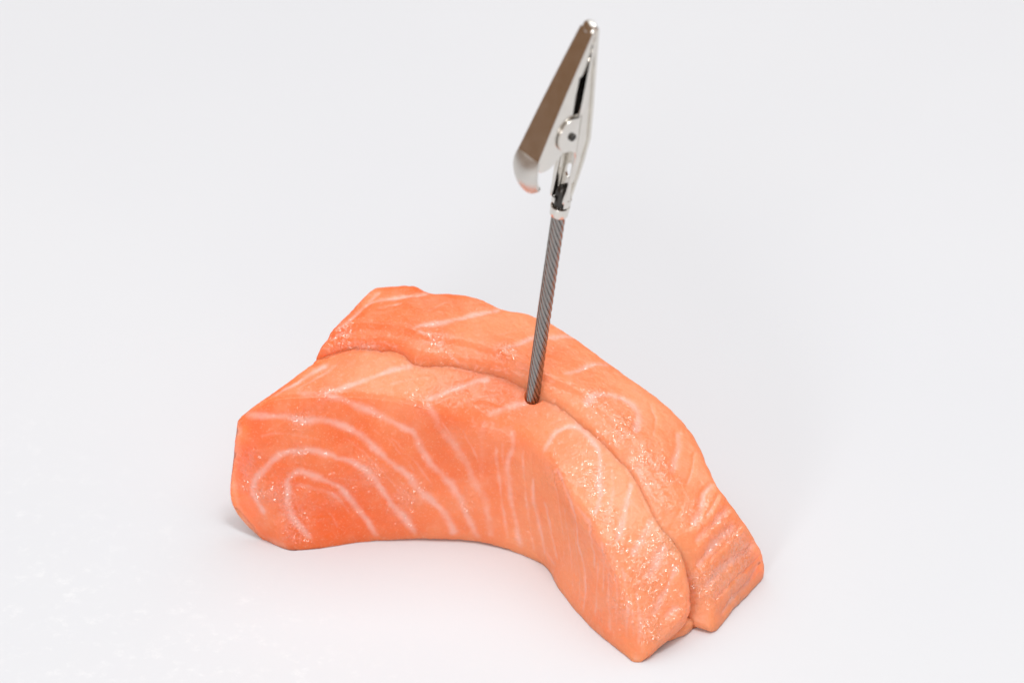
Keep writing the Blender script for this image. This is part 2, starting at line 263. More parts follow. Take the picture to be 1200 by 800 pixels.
    (0.59, 0.90, [(-20.5, -5.7, 17.5), (-20.1, -5.7, 17.4), (-19.4, -5.7, 17.3), (-18.6, -5.8, 17.1), (-17.7, -5.9, 16.7), (-16.6, -6.1, 16.2), (-15.7, -6.2, 15.8), (-15.0, -6.3, 15.5), (-14.4, -6.4, 15.2), (-13.9, -6.5, 15.0), (-13.3, -6.6, 14.7), (-12.7, -6.8, 14.5), (-12.2, -6.9, 14.3), (-11.6, -7.1, 14.0), (-11.0, -7.2, 13.7), (-10.6, -7.3, 13.4), (-10.3, -7.4, 12.9), (-10.1, -7.5, 12.4), (-10.0, -7.7, 11.8), (-9.8, -7.8, 11.4), (-9.5, -7.9, 10.9), (-9.2, -8.0, 10.4), (-9.0, -8.0, 10.1), (-8.9, -8.1, 9.8), (-8.5, -8.1, 9.5), (-8.1, -8.3, 9.0), (-7.6, -8.4, 8.6), (-7.2, -8.5, 8.0), (-6.6, -8.7, 7.4), (-6.2, -9.0, 6.6), (-5.7, -9.2, 5.9), (-5.5, -9.4, 5.2), (-5.2, -9.5, 4.4), (-4.9, -9.7, 3.6), (-4.6, -9.9, 2.9), (-4.2, -10.0, 2.1), (-3.9, -10.1, 1.4), (-3.7, -10.2, 1.0), (-3.6, -10.2, 0.8), (-3.5, -10.2, 0.6)]),
    (0.44, 1.00, [(-20.5, -5.7, 17.5), (-20.2, -5.6, 17.5), (-19.6, -5.4, 17.6), (-19.0, -5.2, 17.7), (-18.3, -4.9, 17.8), (-17.6, -4.6, 17.9), (-16.8, -4.3, 18.0), (-16.1, -4.0, 18.1), (-15.4, -3.7, 18.2), (-14.7, -3.5, 18.3), (-14.1, -3.2, 18.4), (-13.6, -3.0, 18.5), (-13.0, -2.8, 18.7), (-12.3, -2.7, 18.8), (-11.8, -2.6, 18.9), (-11.3, -2.6, 18.9), (-10.9, -2.5, 18.9), (-10.7, -2.5, 19.0), (-10.5, -2.5, 19.0)]),
    (0.49, 0.50, [(-23.5, -5.7, 17.6), (-22.7, -5.7, 17.6), (-21.6, -5.7, 17.5), (-20.5, -5.7, 17.5), (-19.7, -5.7, 17.4), (-19.0, -5.7, 17.3), (-18.4, -5.7, 17.2)]),
    (0.44, 0.95, [(-9.5, -6.1, 17.0), (-9.1, -5.9, 17.1), (-8.5, -5.7, 17.1), (-7.8, -5.5, 17.2), (-7.2, -5.1, 17.3), (-6.5, -4.7, 17.4), (-5.8, -4.4, 17.6), (-5.2, -4.2, 17.6), (-4.5, -4.0, 17.7), (-4.0, -3.8, 17.8), (-3.3, -3.6, 17.8), (-2.7, -3.5, 17.8), (-2.2, -3.4, 17.8)]),
    (0.69, 0.60, [(-9.4, -6.2, 17.0), (-9.1, -6.6, 16.7), (-8.7, -6.9, 16.2), (-8.3, -7.1, 15.7), (-8.0, -7.3, 15.0), (-7.8, -7.4, 14.4), (-7.6, -7.5, 13.9), (-7.2, -7.6, 13.3), (-6.7, -7.8, 12.7), (-6.2, -7.9, 12.1), (-5.7, -8.1, 11.4), (-5.3, -8.2, 10.7), (-4.9, -8.4, 10.1), (-4.6, -8.6, 9.3), (-4.3, -8.8, 8.4), (-4.0, -9.0, 7.7), (-3.6, -9.2, 7.1), (-3.3, -9.4, 6.7), (-3.0, -9.5, 6.2), (-2.9, -9.7, 5.7), (-2.8, -9.8, 5.3), (-2.8, -9.9, 4.8), (-2.7, -10.0, 4.2), (-2.6, -10.1, 3.6), (-2.5, -10.3, 2.9), (-2.4, -10.4, 2.2), (-2.4, -10.5, 1.6), (-2.4, -10.6, 1.1)]),
    (0.49, 0.75, [(-2.8, -7.1, 15.6), (-2.4, -6.9, 15.8), (-2.0, -6.7, 15.9), (-1.4, -6.5, 16.0), (-0.9, -6.3, 16.1), (-0.3, -6.2, 16.2), (0.3, -6.1, 16.3), (0.9, -5.9, 16.4), (1.6, -5.8, 16.5), (2.0, -5.6, 16.6)]),
    (0.59, 0.35, [(-2.8, -7.1, 15.6), (-2.9, -7.3, 15.4), (-3.1, -7.6, 14.8), (-3.2, -7.9, 14.2), (-3.2, -8.1, 13.5), (-3.3, -8.3, 12.6), (-3.3, -8.5, 11.7), (-3.4, -8.6, 10.7), (-3.3, -8.8, 9.7), (-3.3, -8.9, 8.8), (-3.3, -9.1, 8.1), (-3.2, -9.2, 7.6), (-3.2, -9.3, 7.2)]),
    (0.49, 0.75, [(0.0, -8.1, 14.9), (0.0, -8.4, 14.5), (0.1, -8.8, 13.8), (0.1, -9.0, 13.1), (-0.1, -9.2, 12.3), (-0.4, -9.3, 11.5), (-0.5, -9.4, 10.7), (-0.5, -9.6, 9.8), (-0.3, -9.8, 9.0), (-0.3, -10.0, 8.1), (-0.2, -10.1, 7.4), (-0.1, -10.3, 6.7), (0.0, -10.4, 6.1), (0.1, -10.6, 5.5), (0.2, -10.7, 5.0), (0.3, -10.9, 4.4), (0.5, -11.1, 3.6), (0.6, -11.4, 2.6), (0.8, -11.6, 1.9), (0.9, -11.8, 1.4), (1.0, -11.9, 0.9), (1.0, -11.9, 0.6)]),
    (0.39, 0.80, [(2.3, -11.2, 10.8), (2.3, -11.3, 10.1), (2.3, -11.5, 9.1), (2.3, -11.7, 8.2), (2.4, -11.9, 7.3), (2.5, -12.2, 6.5), (2.7, -12.5, 5.8), (2.8, -12.7, 5.1), (3.0, -12.9, 4.6), (3.2, -13.2, 4.0), (3.3, -13.5, 3.1), (3.5, -13.7, 2.2), (3.7, -13.9, 1.5)]),
    (0.39, 0.55, [(2.3, -11.6, 8.9), (2.5, -11.9, 8.0), (2.7, -12.3, 6.8), (2.9, -12.7, 5.6), (3.1, -13.0, 4.6), (3.3, -13.4, 3.7), (3.5, -13.7, 2.8), (3.9, -14.2, 2.1), (4.4, -14.9, 1.7), (4.7, -15.7, 1.6)]),
    (0.34, 0.75, [(3.4, -12.8, 8.7), (3.5, -12.9, 8.3), (3.7, -13.2, 7.7), (3.8, -13.5, 7.0), (4.0, -13.8, 6.3), (4.1, -14.1, 5.5), (4.3, -14.4, 4.7), (4.6, -14.8, 3.8), (4.8, -15.4, 3.0), (5.0, -15.8, 2.5)]),
    (0.34, 0.80, [(4.6, -13.0, 13.3), (4.8, -13.4, 13.2), (5.1, -13.9, 13.1), (5.3, -14.4, 12.8), (5.5, -14.8, 12.5), (5.7, -15.2, 12.3), (5.9, -15.7, 12.0), (6.0, -16.0, 11.7), (6.2, -16.4, 11.5), (6.3, -16.8, 11.1), (6.6, -17.4, 10.4), (6.8, -17.7, 9.3), (6.9, -17.9, 8.0), (7.0, -18.2, 7.2), (7.2, -18.6, 6.7), (7.4, -19.1, 6.3), (7.5, -19.6, 5.8), (7.6, -20.0, 5.3), (7.8, -20.5, 4.8), (7.8, -20.9, 4.1), (7.9, -21.3, 3.5), (7.8, -21.6, 2.8), (7.7, -21.8, 2.0), (7.6, -22.0, 1.2), (7.5, -22.0, 0.6)]),
    (0.34, 0.75, [(6.6, -17.0, 11.7), (7.1, -17.7, 11.6), (7.7, -18.6, 11.4), (8.2, -19.5, 11.1), (8.3, -19.9, 10.6), (8.3, -20.1, 9.9), (8.4, -20.3, 9.3), (8.4, -20.3, 8.6), (8.5, -20.5, 8.4), (8.7, -20.8, 8.2), (8.7, -21.1, 7.6), (8.7, -21.4, 6.9), (8.7, -21.6, 6.4)]),
    (0.29, 0.60, [(9.5, -21.4, 10.5), (9.5, -21.8, 10.0), (9.6, -22.1, 9.1), (9.7, -22.5, 8.0), (9.7, -22.9, 6.8), (9.7, -23.4, 5.6), (9.6, -23.7, 4.7)]),
    (0.29, 0.55, [(10.2, -23.0, 8.5), (10.2, -23.4, 7.4), (10.2, -24.0, 5.9), (10.2, -24.6, 4.5), (10.3, -25.1, 3.3), (10.4, -25.6, 2.1), (10.5, -26.0, 1.3)]),
    (0.29, 0.60, [(11.6, -23.4, 8.8), (11.8, -24.1, 8.1), (12.0, -25.1, 7.0), (12.2, -26.0, 5.7), (12.2, -26.6, 4.3), (12.1, -27.1, 2.7), (12.0, -27.5, 1.6)]),
    (0.29, 0.60, [(13.0, -25.1, 6.8), (13.2, -25.5, 6.2), (13.4, -26.2, 5.3), (13.5, -26.8, 4.4), (13.5, -27.5, 3.5), (13.4, -28.1, 2.4), (13.3, -28.4, 1.5)]),
    (0.29, 0.50, [(9.1, -21.4, 8.3), (9.1, -21.8, 7.3), (9.1, -22.3, 6.0), (9.0, -22.8, 4.7), (9.0, -23.2, 3.5), (8.9, -23.6, 2.3), (8.8, -23.9, 1.4)]),
    (0.44, 1.00, [(3.3, -11.2, 14.0), (3.5, -11.1, 14.3), (3.7, -10.8, 14.6), (4.0, -10.4, 14.9), (4.2, -10.1, 15.1), (4.5, -9.7, 15.3), (4.8, -9.4, 15.4), (5.3, -9.2, 15.6), (5.8, -9.0, 15.7), (6.2, -8.9, 15.7), (6.7, -8.9, 15.7), (6.9, -8.9, 15.7), (7.3, -9.1, 15.6), (7.7, -9.4, 15.5), (8.0, -9.8, 15.4), (8.4, -10.3, 15.2), (8.7, -10.7, 15.0), (9.0, -11.1, 14.9), (9.2, -11.5, 14.8), (9.3, -11.8, 14.6), (9.4, -12.2, 14.5), (9.4, -12.6, 14.3), (9.4, -13.2, 14.1), (9.3, -13.9, 13.8), (9.3, -14.6, 13.6), (9.3, -15.2, 13.4), (9.3, -15.7, 13.2), (9.4, -16.2, 13.0), (9.4, -16.8, 12.8), (9.3, -17.3, 12.6), (9.2, -17.9, 12.4), (9.0, -18.4, 12.2), (8.7, -18.9, 11.9), (8.5, -19.2, 11.7)]),
    (0.49, 0.90, [(12.9, -15.0, 13.3), (12.8, -15.3, 13.2), (12.7, -15.8, 13.1), (12.5, -16.3, 12.9), (12.4, -16.9, 12.7), (12.2, -17.5, 12.4), (12.0, -18.2, 12.1), (11.9, -19.0, 11.8), (11.7, -19.8, 11.4), (11.5, -20.4, 11.1), (11.3, -21.0, 10.8), (11.1, -21.5, 10.5), (11.0, -21.8, 10.3)]),
    (0.59, 0.80, [(14.9, -18.9, 11.4), (14.7, -19.2, 11.3), (14.5, -19.7, 11.0), (14.3, -20.2, 10.8), (14.0, -20.5, 10.6), (13.9, -20.9, 10.3), (13.6, -21.3, 10.1), (13.4, -21.6, 9.9), (13.2, -21.9, 9.7), (13.0, -22.2, 9.5), (12.8, -22.5, 9.3), (12.6, -22.7, 9.2), (12.4, -22.9, 9.1)]),
    (0.69, 0.85, [(16.4, -21.1, 9.7), (16.2, -21.4, 9.5), (15.9, -21.8, 9.3), (15.6, -22.1, 9.0), (15.4, -22.5, 8.6), (15.2, -22.9, 8.3), (14.9, -23.3, 8.0), (14.6, -23.7, 7.7), (14.3, -24.0, 7.4), (14.1, -24.3, 7.2)]),
    (0.49, 0.80, [(17.6, -22.5, 8.1), (17.3, -22.9, 7.7), (16.9, -23.6, 7.1), (16.5, -24.2, 6.5), (16.2, -24.7, 6.0), (15.8, -25.1, 5.6), (15.5, -25.5, 5.2), (15.3, -25.9, 4.8), (15.0, -26.3, 4.5), (14.9, -26.6, 4.2)]),
    (0.49, 0.80, [(18.8, -24.4, 4.9), (18.6, -24.4, 4.1), (18.7, -24.5, 3.9), (17.1, -25.7, 4.4), (16.6, -26.1, 4.1), (16.2, -26.4, 3.8), (15.9, -26.6, 3.7)]),
    (0.44, 1.00, [(-19.8, -2.1, 18.9), (-20.2, -2.3, 18.8), (-20.8, -2.6, 18.6), (-21.4, -2.9, 18.5), (-21.9, -3.3, 18.4), (-22.3, -3.6, 18.3), (-22.8, -4.0, 18.2), (-23.3, -4.3, 18.0), (-23.8, -4.6, 17.9), (-24.4, -4.9, 17.8), (-25.0, -5.3, 17.6), (-25.5, -5.6, 17.5), (-25.9, -5.8, 17.3)]),
    (0.29, 0.50, [(-18.5, -1.8, 19.0), (-19.1, -2.2, 18.8), (-19.9, -3.0, 18.6), (-20.8, -3.6, 18.3), (-21.7, -4.3, 18.1), (-22.8, -4.9, 17.9), (-23.5, -5.3, 17.8)]),
    (0.69, 0.45, [(-29.3, -7.7, 15.2), (-29.6, -7.3, 13.5), (-29.9, -6.8, 11.1), (-30.2, -6.5, 8.8), (-30.3, -6.6, 7.2), (-30.4, -6.8, 5.8), (-30.3, -7.2, 4.5), (-30.0, -7.6, 3.5), (-29.6, -7.9, 2.4), (-29.1, -8.3, 1.6), (-28.3, -8.8, 1.1), (-27.5, -9.4, 0.6), (-26.7, -9.9, 0.4), (-25.8, -10.5, 0.4), (-24.9, -10.9, 0.4), (-24.3, -11.0, 0.3)]),
    (0.39, 0.35, [(-17.0, -9.2, 5.0), (-16.6, -9.3, 4.4), (-16.1, -9.4, 3.5), (-15.7, -9.6, 2.7), (-15.5, -9.7, 1.9), (-15.3, -9.7, 1.2), (-15.1, -9.7, 0.6)]),
]
BACK_FAT = [
    (0.25, 0.50, [(24.7, -15.9, 8.0), (24.6, -16.3, 8.0), (24.0, -17.0, 7.8), (23.5, -17.6, 7.6), (23.0, -18.2, 7.5), (22.5, -18.9, 7.3), (22.1, -19.4, 7.1), (21.5, -20.0, 7.0), (21.2, -20.5, 6.8), (20.9, -20.9, 6.6)]),
    (0.25, 0.50, [(26.8, -15.7, 3.6), (26.6, -16.1, 3.4), (26.1, -16.8, 3.3), (25.5, -17.5, 3.3), (25.0, -18.2, 3.2), (24.5, -18.9, 3.3), (23.9, -19.6, 3.3), (23.4, -20.2, 3.3), (22.9, -21.0, 3.2), (22.4, -21.6, 3.1), (22.1, -22.0, 3.0), (21.8, -22.5, 2.8), (21.7, -22.8, 2.7)]),
    (0.25, 0.40, [(-6.6, 5.6, 21.6), (-6.9, 5.3, 21.6), (-7.4, 5.0, 21.7), (-7.9, 4.6, 21.7), (-8.4, 4.2, 21.7), (-9.0, 3.7, 21.8), (-9.3, 3.3, 21.8)]),
    (0.25, 0.40, [(1.8, 3.1, 20.2), (1.4, 2.8, 20.2), (0.7, 2.2, 20.3), (-0.0, 1.7, 20.4), (-0.7, 1.3, 20.4), (-1.4, 1.0, 20.5), (-1.8, 0.8, 20.5)]),
    (0.29, 0.45, [(14.8, -4.9, 15.9), (15.0, -5.4, 15.8), (15.3, -6.2, 15.5), (15.5, -7.1, 15.3), (15.4, -8.2, 15.1), (15.2, -9.4, 15.0), (15.1, -10.2, 14.9)]),
    (0.29, 0.50, [(19.8, -10.4, 13.3), (19.6, -11.0, 13.2), (19.5, -11.9, 13.0), (19.4, -12.7, 12.8), (19.1, -13.6, 12.7), (18.7, -14.5, 12.5), (18.5, -15.1, 12.4)]),
    (0.29, 0.50, [(22.2, -14.5, 11.2), (22.1, -14.9, 11.2), (21.8, -15.7, 11.0), (21.4, -16.3, 10.8), (21.1, -16.9, 10.6), (20.7, -17.5, 10.5), (20.5, -17.9, 10.3)]),
    (0.44, 0.95, [(-16.4, 3.8, 21.9), (-16.2, 4.1, 21.9), (-15.9, 4.5, 21.9), (-15.4, 4.8, 22.0), (-14.7, 5.0, 22.1), (-13.7, 5.2, 22.1), (-12.8, 5.4, 22.1), (-11.9, 5.6, 22.1), (-11.0, 5.7, 22.1), (-10.3, 5.8, 22.1), (-9.6, 6.1, 22.1), (-9.2, 6.4, 22.0), (-8.8, 6.4, 21.9)]),
    (0.29, 0.50, [(-14.9, 3.4, 22.1), (-14.7, 3.5, 22.1), (-14.4, 3.7, 22.1), (-14.0, 3.9, 22.1), (-13.3, 4.2, 22.1), (-12.4, 4.4, 22.1), (-11.8, 4.7, 22.1)]),
    (0.39, 0.80, [(-14.5, 6.7, 22.2), (-14.9, 6.0, 22.1), (-15.6, 5.0, 21.9), (-16.3, 4.0, 21.9), (-16.9, 3.1, 21.8), (-17.5, 2.2, 21.7), (-18.1, 1.6, 21.6), (-18.6, 1.3, 21.3), (-19.0, 1.0, 21.0), (-19.3, 0.9, 20.7)]),
    (0.49, 1.00, [(-10.8, 0.7, 21.6), (-10.5, 0.8, 21.7), (-10.0, 1.1, 21.7), (-9.4, 1.3, 21.6), (-8.8, 1.5, 21.5), (-8.1, 1.8, 21.5), (-7.4, 2.0, 21.4), (-6.7, 2.4, 21.3), (-6.0, 2.8, 21.2), (-5.3, 3.1, 21.1), (-4.6, 3.6, 21.1), (-3.8, 4.0, 21.0), (-3.1, 4.3, 20.9), (-2.3, 4.6, 20.9), (-1.5, 5.0, 20.8), (-1.0, 5.0, 20.7)]),
    (0.29, 0.55, [(-10.5, 0.5, 21.5), (-10.0, 0.4, 21.4), (-9.5, 0.2, 21.3), (-8.9, -0.0, 21.1), (-8.7, -0.2, 20.9), (-8.4, -0.4, 20.7), (-8.1, -0.7, 20.5), (-7.7, -1.0, 20.3), (-7.2, -1.3, 20.1), (-6.7, -1.6, 19.8), (-6.2, -2.0, 19.4), (-5.7, -2.3, 18.9), (-5.3, -2.4, 18.6)]),
    (0.49, 0.90, [(-1.2, -1.2, 20.3), (-0.7, -1.0, 20.3), (-0.1, -0.8, 20.3), (0.7, -0.3, 20.2), (1.3, 0.2, 20.1), (1.9, 0.8, 20.0), (2.5, 1.4, 19.8), (3.2, 1.6, 19.7), (3.9, 1.8, 19.5), (4.4, 1.9, 19.3), (4.9, 2.2, 19.2), (5.3, 2.5, 19.1), (5.8, 2.7, 19.0), (6.2, 2.8, 18.9), (6.5, 2.7, 18.8), (6.7, 3.0, 18.5)]),
    (0.34, 0.30, [(-1.4, -1.5, 20.0), (-1.3, -1.8, 19.8), (-1.1, -2.2, 19.4), (-0.9, -2.7, 19.1), (-0.7, -3.0, 18.8), (-0.4, -3.2, 18.5), (-0.3, -3.4, 18.2)]),
    (0.49, 0.90, [(5.3, -3.7, 18.7), (5.7, -3.5, 18.6), (6.4, -3.2, 18.5), (6.9, -2.9, 18.4), (7.4, -2.4, 18.3), (7.9, -1.9, 18.2), (8.3, -1.5, 18.2), (8.7, -1.3, 18.1), (9.0, -1.1, 18.1), (9.3, -1.0, 18.0), (9.8, -0.9, 17.9), (10.4, -0.8, 17.7), (10.8, -0.8, 17.5)]),
    (0.59, 1.00, [(7.9, -7.3, 16.8), (8.0, -7.0, 16.9), (8.2, -6.6, 17.1), (8.4, -6.4, 17.4), (8.7, -6.1, 17.5), (8.9, -5.9, 17.5), (9.2, -5.7, 17.5), (9.6, -5.5, 17.4), (10.1, -5.3, 17.2), (10.6, -5.2, 17.1), (11.1, -5.2, 17.0), (11.6, -5.3, 16.8), (12.0, -5.3, 16.7), (12.4, -5.5, 16.5), (12.7, -5.7, 16.4), (13.1, -6.0, 16.2), (13.3, -6.3, 16.1), (13.6, -6.7, 16.0), (13.7, -7.1, 15.9), (13.7, -7.4, 15.8), (13.7, -7.9, 15.8), (13.6, -8.3, 15.7), (13.5, -8.8, 15.7), (13.3, -9.5, 15.6), (13.2, -9.9, 15.6)]),
    (0.59, 0.85, [(17.9, -7.9, 14.4), (17.9, -8.5, 14.3), (17.9, -9.4, 14.1), (17.9, -10.2, 13.9), (17.8, -11.0, 13.8), (17.5, -11.8, 13.7), (17.3, -12.5, 13.6), (17.2, -13.2, 13.5), (17.0, -13.7, 13.4), (16.9, -14.1, 13.4)]),
    (0.54, 0.90, [(21.6, -13.6, 11.9), (21.5, -14.0, 11.9), (21.1, -14.4, 11.9), (20.7, -14.9, 11.8), (20.5, -15.3, 11.7), (20.4, -15.9, 11.4), (20.2, -16.5, 11.2), (20.0, -17.0, 11.0), (19.9, -17.5, 10.8), (19.7, -17.9, 10.7), (19.5, -18.4, 10.5), (19.2, -18.8, 10.4), (19.0, -19.1, 10.3)]),
    (0.59, 0.95, [(24.1, -16.6, 8.1), (23.7, -17.0, 8.2), (23.1, -17.6, 8.2), (22.5, -18.2, 8.2), (22.1, -18.7, 8.1), (21.7, -19.2, 7.9), (21.3, -19.7, 7.8), (21.0, -20.2, 7.6), (20.6, -20.7, 7.4), (20.3, -21.0, 7.2), (19.9, -21.2, 6.9), (19.7, -21.5, 6.6), (19.5, -21.6, 6.4)]),
    (0.49, 0.75, [(23.4, -15.3, 9.8), (23.2, -15.8, 9.9), (22.6, -16.5, 9.8), (22.1, -17.1, 9.7), (21.6, -17.8, 9.6), (21.1, -18.4, 9.5), (20.6, -19.0, 9.5), (20.1, -19.6, 9.4), (19.7, -20.1, 9.2), (19.4, -20.4, 8.9)]),
    (0.59, 0.80, [(26.3, -16.0, 5.1), (26.1, -16.2, 5.1), (25.6, -16.8, 5.1), (25.0, -17.5, 5.1), (24.3, -18.2, 5.2), (23.5, -19.0, 5.3), (22.8, -19.8, 5.3), (22.2, -20.5, 5.3), (21.7, -21.1, 5.1), (21.3, -21.6, 4.9), (20.9, -22.0, 4.6), (20.7, -22.3, 4.3), (20.5, -22.4, 4.1)]),
    (0.49, 0.80, [(27.1, -15.5, 2.5), (26.8, -15.9, 2.3), (26.3, -16.7, 2.0), (25.9, -17.4, 1.6), (25.6, -17.9, 1.4), (25.2, -18.6, 1.4), (24.8, -19.2, 1.4), (24.3, -19.8, 1.4), (23.8, -20.6, 1.5), (23.4, -21.2, 1.4), (23.0, -21.8, 1.3), (22.6, -22.6, 1.2), (22.3, -23.0, 1.0)]),
    (0.49, 0.50, [(13.2, -13.6, 14.1), (13.6, -14.2, 13.8), (14.0, -15.0, 13.4), (14.5, -15.8, 13.0), (14.9, -16.5, 12.6), (15.3, -17.0, 12.3), (15.6, -17.4, 12.0)]),
    (0.29, 0.50, [(-18.6, -0.2, 19.3), (-17.9, -0.2, 19.5), (-17.1, -0.2, 19.7), (-16.2, -0.2, 19.8), (-15.4, -0.3, 19.9), (-14.5, -0.4, 20.1), (-13.9, -0.4, 20.1)]),
    (0.29, 0.50, [(-19.9, 0.6, 20.1), (-19.5, 0.7, 20.2), (-19.1, 0.8, 20.5), (-18.6, 0.9, 20.7), (-18.0, 0.9, 20.8), (-17.3, 0.8, 20.8), (-16.9, 0.8, 20.9)]),
]
FRONT_GRAIN = [(-26.1, -9.4, 6.0, 3.2, 1.00), (-23.9, -10.0, 3.5, 2.8, 0.90), (-19.5, -9.0, 6.9, 2.2, 0.60), (-14.9, -8.7, 8.5, 2.0, 0.60), (-11.2, -9.0, 6.3, 2.0, 0.60), (-23.1, -7.9, 11.5, 1.4, 0.60), (-22.9, -6.9, 14.8, 1.4, 0.50), (-28.6, -7.5, 9.1, 2.2, 0.60), (13.8, -24.9, 6.6, 3.8, 1.10), (16.1, -21.5, 9.5, 2.6, 1.00), (11.7, -22.1, 9.9, 2.2, 0.80), (15.1, -27.0, 3.7, 2.2, 1.00), (8.2, -15.0, 13.3, 2.6, 0.70), (5.6, -13.8, 13.6, 2.2, 0.50), (-9.2, -5.9, 17.1, 1.4, 0.50), (-5.0, -9.4, 5.4, 1.4, 0.50), (-12.6, -9.4, 3.7, 1.4, 0.60), (-20.3, -5.6, 17.5, 1.0, 0.40), (9.1, -19.0, 11.9, 2.0, 0.70)]
BACK_GRAIN = [(11.9, -9.5, 15.9, 2.0, 0.90), (13.8, -12.3, 14.7, 1.8, 0.90), (16.3, -14.0, 13.7, 1.8, 0.80), (22.6, -18.3, 8.0, 3.0, 0.90), (21.2, -21.7, 4.9, 2.6, 1.00), (23.6, -20.3, 2.6, 2.2, 0.80), (19.9, -17.6, 10.8, 2.4, 0.70), (-0.8, -1.5, 20.2, 1.2, 0.70), (9.1, -6.3, 17.4, 1.6, 0.60), (-7.9, -1.0, 20.3, 1.4, 0.80), (-18.4, 0.6, 20.5, 1.6, 0.80), (-15.8, -0.3, 19.7, 1.6, 0.60), (24.5, -17.9, 5.4, 2.2, 0.70)]

def catmull(P, t, closed=False):
    """Catmull-Rom through P (K,...) at parameters t (0..K-1, or 0..K when closed)."""
    K = len(P); i = np.floor(t).astype(int)
    if closed:
        i1 = i % K; i0 = (i1 - 1) % K; i2 = (i1 + 1) % K; i3 = (i1 + 2) % K
    else:
        i = np.clip(i, 0, K - 2); i1 = i; i0 = np.maximum(i - 1, 0); i2 = i + 1; i3 = np.minimum(i + 2, K - 1)
    f = (t - i).reshape((-1,) + (1,) * (P.ndim - 1))
    a, b, c, d = P[i0], P[i1], P[i2], P[i3]
    return 0.5 * (2*b + (c - a)*f + (2*a - 5*b + 4*c - d)*f*f + (3*b - a - 3*c + d)*f**3)

def resample_u(net, n):
    """net (S,P,3) -> (n,P,3), spaced evenly along the mean path."""
    tt = np.linspace(0, len(net) - 1, 1500)
    fine = catmull(net, tt)
    mid = fine.mean(axis=1)
    s = np.concatenate([[0], np.cumsum(np.linalg.norm(np.diff(mid, axis=0), axis=1))])
    return catmull(net, np.interp(np.linspace(0, s[-1], n), s, tt))

def loft(net, nu, segs):
    """Closed-profile loft; segs = samples on each profile segment."""
    rows = resample_u(net, nu)                       # (nu,P,3)
    tv = np.concatenate([k + np.arange(m) / m for k, m in enumerate(segs)])
    g = catmull(np.swapaxes(rows, 0, 1), tv, closed=True)   # (nv,nu,3)
    return np.swapaxes(g, 0, 1)                      # (nu,nv,3)

def front_net(F):
    """B, M1, M2, R, G per station -> closed profile of the slice."""
    out = []
    for k, (B, M1, M2, R, G) in enumerate(F):
        lift = (0.0, 0.12, 0.42, 0.68)[max(0, k - len(F) + 4)]      # the far corner rests on the rear slice
        acr = (G - R) * np.array([1, 1, 0]); acr /= np.linalg.norm(acr)
        r1 = R + (M2 - R) * (0.16 if k < 6 else 0.44); r2 = R + (G - R) * (0.14 if k < 6 else 0.38)
        R_ = R * 0.52 + (r1 + r2) * 0.24
        T = (R + G) / 2 + np.array([0, 0, 0.05])
        g1 = G - acr * 0.30 + np.array([0, 0, 0.08]); g2 = G - np.array([0, 0, min(0.5, G[2] * 0.25)]) + acr * 0.38
        K1 = G * np.array([1, 1, 0.5]) - acr * 0.05
        K0 = G * np.array([1, 1, 0]) - acr * 0.2
        K0[2] = G[2] * lift; K1[2] = G[2] * (0.5 + lift * 0.5)
        bm = B * 0.5 + K0 * 0.5; bm[2] *= 0.6
        b1 = B + acr * 0.8; b1[2] = 0
        b0 = B.copy(); b0[2] = max(b0[2], 0.0) + 0.25
        out.append([b0, M1, M2, r1, R_, r2, T, g1, g2, K1, K0, bm, b1])
    return np.array(out)
FRONT_SEGS = [48, 62, 60, 14, 14, 34, 40, 10, 18, 8, 8, 8, 8]

def back_net(Bk):
    """G, R, O per station -> closed profile of the rear slice."""
    out = []
    n = len(Bk)
    for k, (G, R, O) in enumerate(Bk):
        acr = (O - G) * np.array([1, 1, 0]); acr /= np.linalg.norm(acr)
        f0 = G * np.array([1, 1, 0]) + acr * 0.1
        f1 = G * np.array([1, 1, 0.5]) - acr * 0.05
        g = G - acr * 0.22 - np.array([0, 0, 0.12])
        r1 = R + (G - R) * 0.25; r2 = R + (O - R) * 0.10
        R_ = R * 0.5 + (r1 + r2) * 0.25
        T = (R + O) / 2 + np.array([0, 0, 0.08])
        o1 = O - (O - R) * 0.05; o2 = O - np.array([0, 0, O[2] * 0.12]) - acr * 0.1
        O1 = O * np.array([1, 1, 0.5]) - acr * 0.2
        O0 = O * np.array([1, 1, 0]) - acr * 1.2
        bm = (f0 + O0) / 2
        out.append([f0, f1, g, r1, R_, r2, T, o1, o2, O1, O0, bm])
    return np.array(out)
BACK_SEGS = [8, 14, 44, 14, 14, 40, 46, 10, 22, 10, 8, 8]


def fbm(p, scale, octs=2):
    v = 0.0; a = 1.0
    for k in range(octs):
        v += a * noise.noise(Vector((p[0] * scale, p[1] * scale, p[2] * scale + 7.3 * k)))
        a *= 0.5; scale *= 2.1
    return v

